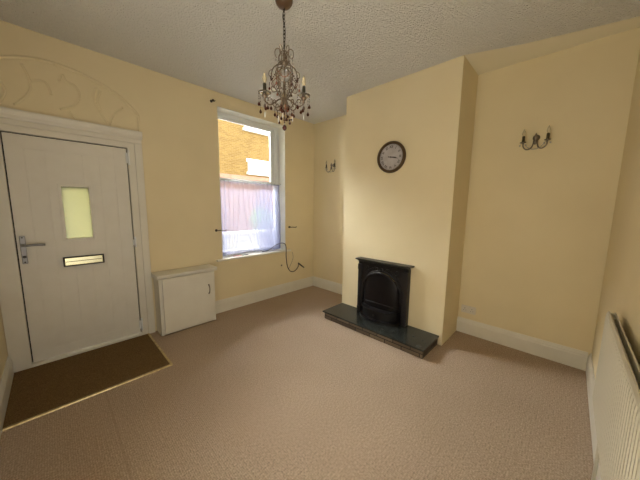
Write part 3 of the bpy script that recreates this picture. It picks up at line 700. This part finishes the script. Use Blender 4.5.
for a in arms:
    arm = cpart(MB().tube(radial(a, [(.014, 2.190), (.045, 2.178), (.085, 2.145), (.116, 2.128), (.144, 2.138), (ARR, 2.165)], 6), .0046, 8)
        .tube(radial(a, [(.085, 2.145), (.10, 2.168), (.118, 2.174), (.128, 2.160), (.118, 2.150)]), .003, 6), 'arm', M['bronze'])
    q = pol(ARR, a, 0)
    cpart(MB().lathe([(.004, 2.140), (.008, 2.150), (.006, 2.159), (.017, 2.168), (.020, 2.178), (.014, 2.187)], q, 14), 'candle_cup', M['bronze'], None, arm)
    cpart(MB().lathe([(.013, 2.1805), (.030, 2.184), (.042, 2.193), (.044, 2.197), (.030, 2.1895), (.013, 2.1865)], q, 20), 'drip_dish', M['dish'], 'clear glass drip dish', arm)
    cpart(MB().lathe([(.0115, 2.185), (.0115, 2.252), (.008, 2.255)], q, 14), 'candle_sleeve', M['sleeve'], 'dark candle sleeve', arm)
    cpart(MB().lathe([(.006, 2.253), (.011, 2.261), (.0150, 2.278), (.012, 2.296), (.006, 2.312), (.0015, 2.324)], q, 12), 'bulb', M['bulb'], 'clear amber candle bulb', arm)
    for j in range(5):
        b = a + j*2*PI/5 + .0
        p = (q[0] + .042*math.cos(b), q[1] + .042*math.sin(b), 2.194)
        drop(None, p, .062 + .016*((j*2) % 3), M['ruby'], .0095, par=arm, lab='ruby red crystal drop')
    rod((q[0], q[1], 2.105), .040, par=arm)
    cpart(MB().tube([(q[0], q[1], 2.142), (q[0], q[1], 2.10)], .0012, 5).lathe([(.001, 0), (.007, -.010), (.009, -.02), (.004, -.03)], (q[0], q[1], 2.128), 8, smooth=False), 'crystal_drop', M['pewter'], 'smoky crystal drop', arm)
for k in range(6):
    a = away + PI/6 + .3 + k*PI/3
    drop(None, pol(.070, a, 2.128), .022 + .012*(k % 2), M['ruby'], .0095, lab='ruby red crystal drop')
    drop(None, pol(.030, a+.4, 2.150), .012, M['ruby'] if k % 2 else M['amber'], .008, lab='red crystal drop' if k % 2 else 'amber pink crystal drop')
    if k % 2 == 0: rod(pol(.060, a, 2.125), .05)
    drop(None, pol(.104, a-.3, 2.30), .030, M['ruby'] if k % 2 else M['amber'], .0075, lab='red crystal drop' if k % 2 else 'amber pink crystal drop')
    drop(None, pol(.060, a, 2.468), .02, M['crystal'], .006)
# bead garlands round the cage
for k in range(6):
    a = away + PI/6 + k*PI/3
    g = MB()
    for t in range(1, 10):
        u = t/10; aa = a + u*PI/3; rr = .096; zz = 2.345 - .05*math.sin(PI*u)
        g.ball(pol(rr, aa, zz), .0046, 6)
    cpart(g, 'bead_garland', M['ruby'] if k % 2 else M['amber'], 'red glass bead string' if k % 2 else 'pink glass bead string')
    g = MB()
    for t in range(10):
        u = t/9; g.ball(pol(.022+.06*u, a+.25, 2.40 - .13*u - .03*math.sin(PI*u)), .0042, 6)
    cpart(g, 'bead_garland', M['crystal'], 'clear glass bead string')
cpart(MB().tube([(CC.x, CC.y, 2.118), (CC.x, CC.y, 2.016)], .0008, 5).ball((CC.x, CC.y, 2.13), .004, 6).ball((CC.x, CC.y, 2.09), .004, 6).ball((CC.x, CC.y, 2.035), .005, 6).lathe([(.002, 2.018), (.010, 2.013), (.0155, 2.002), (.0155, 1.994), (.010, 1.983), (.002, 1.978)], c0, 10, smooth=False), 'bottom_ball', M['ruby'], 'large ruby crystal ball')

# ------------------------------------------------------------------ the street outside
GZ = -.25
tag(MB().box((-14, .3, GZ-.2), (22, 2.2, GZ)).box((-14, 6.6, GZ-.2), (22, 30, GZ+.0)).build('pavement', M['paving']), 'pale paving slabs along the street outside the window', 'pavement', kind='structure')
tag(MB().box((-14, 2.2, GZ-.25), (22, 6.6, GZ-.06)).build('road', M['asphalt']), 'grey road surface outside the window', 'road', kind='structure')
gw = empty('garden_wall', (1.6, 2.6, GZ), 'low whitewashed block wall seen through the net curtain', 'wall')
attach(MB().box((-3.0, 2.5, GZ), (6.0, 2.7, .74)).build('blockwork', M['block']), gw)
attach(MB().box((-3.03, 2.46, .74), (6.03, 2.74, .79), .008).build('coping', M['coping']), gw)
BY = 8.0
bd = empty('terraced_house', (3, BY, GZ), 'sunlit brick house across the street with yellow upper storey', 'building')
attach(MB().box((-9, BY, 2.84), (16, BY+5, 5.7)).build('upper_wall', M['yellowbrick']), bd)
attach(MB().box((-9, BY, GZ), (16, BY+5, 2.66)).build('lower_wall', M['redbrick']), bd)
attach(MB().box((-9, BY-.06, 2.66), (16, BY+5, 2.84)).build('stone_band', M['stoneband']), bd)
attach(MB().prism([(BY-.15, 5.7), (BY-.15, 5.8), (BY+2.5, 6.3), (BY+5.2, 5.8), (BY+5.2, 5.7)], -9.2, 16.2, 'x').build('roof', M['asphalt']), bd)
def house_window(x0, x1, z0, z1):
    f = attach(MB().box((x0-.08, BY-.05, z1), (x1+.08, BY+.02, z1+.16), .01).box((x0-.08, BY-.12, z0-.12), (x1+.08, BY+.02, z0), .01).box((x0, BY-.03, z0), (x0+.09, BY+.02, z1)).box((x1-.09, BY-.03, z0), (x1, BY+.02, z1)).box((x0+.09, BY-.03, z1-.09), (x1-.09, BY+.02, z1)).box((x0+.09, BY-.03, z0), (x1-.09, BY+.02, z0+.09)).build('house_window', M['whitewash']), bd)
    attach(MB().box((x0+.09, BY-.015, z0+.09), (x1-.09, BY+.01, z1-.09)).build('window_blind', M['whitewash']), bd)
house_window(3.45, 5.0, 3.04, 3.50)
house_window(3.3, 4.9, 5.02, 5.5)
house_window(-1.5, -.2, 3.2, 4.6)
house_window(5.4, 6.9, .6, 1.9)
# shrub by the garden wall
sh = empty('shrub', (1.28, 3.6, GZ-.06), 'bright green leafy shrub behind the low white wall', 'shrub')
sb_ = MB()
for k in range(7):
    a = k*.9; sb_.tube([(1.28, 3.6, GZ-.06), (1.28+.12*math.cos(a), 3.6+.12*math.sin(a), .5), (1.28+.26*math.cos(a), 3.6+.26*math.sin(a), 1.15)], [.02, .014, .006], 6)
attach(sb_.build('branches', M['stem']), sh)
lm = MB(); bmL = lm.bm
for k in range(900):
    th = random.random()*2*PI; ph = math.acos(2*random.random()-1); rr = .38*random.random()**.33
    c = Vector((1.28+rr*math.sin(ph)*math.cos(th), 3.6+rr*math.sin(ph)*math.sin(th), 1.0+rr*1.1*math.cos(ph)))
    d1 = Vector((random.uniform(-1,1), random.uniform(-1,1), random.uniform(-1,1))).normalized(); d2 = d1.cross(Vector((random.random(), .3, 1))).normalized()
    v = [bmL.verts.new(c + d1*.035), bmL.verts.new(c + d2*.018), bmL.verts.new(c - d1*.035), bmL.verts.new(c - d2*.018)]
    bmL.faces.new(v)
attach(lm.build('foliage', M['leaf'], recalc=False), sh)

# ------------------------------------------------------------------ light
world = bpy.data.worlds.new('World'); scene.world = world; world.use_nodes = True
bg = world.node_tree.nodes['Background']
bg.inputs[0].default_value = (0.93, 0.93, 0.90, 1)
WN, WL = world.node_tree.nodes, world.node_tree.links
# hazy sky, brightness raised on the window side to light the room
wt = WN.new('ShaderNodeTexCoord'); wsx = WN.new('ShaderNodeSeparateXYZ'); WL.new(wt.outputs['Generated'], wsx.inputs[0])
wr = WN.new('ShaderNodeMapRange'); wr.interpolation_type = 'SMOOTHSTEP'
wr.inputs['From Min'].default_value = -0.05; wr.inputs['From Max'].default_value = 0.45
wr.inputs['To Min'].default_value = 3.0; wr.inputs['To Max'].default_value = 32.0
WL.new(wsx.outputs['Y'], wr.inputs['Value']); WL.new(wr.outputs['Result'], bg.inputs[1])
sl = bpy.data.lights.new('sun', 'SUN'); sl.energy = 1.2; sl.angle = math.radians(1.0); sl.color = (1.0, .93, .80)
s = bpy.data.objects.new('sun', sl); col.objects.link(s)
s.rotation_euler = Vector((-.25, .72, -.64)).to_track_quat('-Z', 'Y').to_euler()
# added fill lamp in the unseen doorway behind the camera
al = bpy.data.lights.new('passage_fill', 'AREA'); al.shape = 'RECTANGLE'; al.size = .74; al.size_y = 1.95; al.energy = 7.2; al.color = (.98, .98, 1.0)
a = bpy.data.objects.new('passage_fill', al); col.objects.link(a); a.location = (-3.12, WD-.20, 1.03)
a.rotation_euler = Vector((.12, 1, .55)).to_track_quat('-Z', 'Z').to_euler()

bl = bpy.data.lights.new('left_doorway_fill', 'AREA'); bl.shape = 'RECTANGLE'; bl.size = 1.2; bl.size_y = 1.95; bl.energy = 22; bl.color = (1.0, .95, .78)  # second added fill lamp, in the unseen left doorway, brightens the far wall
b2 = bpy.data.objects.new('left_doorway_fill', bl); col.objects.link(b2); b2.location = (LX-.20, -2.65, 1.03)
b2.rotation_euler = Vector((1, .22, .85)).to_track_quat('-Z', 'Z').to_euler()

# ------------------------------------------------------------------ camera
f, cx, cy, cz, yaw, pitch, roll = 258.42, -3.2457, -3.2958, 1.4405, 0.8035, -0.1289, 0.0125
F_ = Vector((math.sin(yaw)*math.cos(pitch), math.cos(yaw)*math.cos(pitch), math.sin(pitch)))
R0 = Vector((math.cos(yaw), -math.sin(yaw), 0)); U0 = R0.cross(F_)
R1 = R0*math.cos(roll) + U0*math.sin(roll); U1 = -R0*math.sin(roll) + U0*math.cos(roll)
cd = bpy.data.cameras.new('camera'); cd.sensor_width = 36; cd.lens = f/640*36; cd.clip_start = .02
cam = bpy.data.objects.new('camera', cd); col.objects.link(cam)
cam.matrix_world = Matrix(((R1.x, U1.x, -F_.x, cx), (R1.y, U1.y, -F_.y, cy), (R1.z, U1.z, -F_.z, cz), (0,0,0,1)))
scene.camera = cam
scene.view_settings.view_transform = 'Standard'; scene.view_settings.look = 'None'
scene.view_settings.exposure = 0.66; scene.view_settings.gamma = 1; scene.view_settings.use_curve_mapping = False
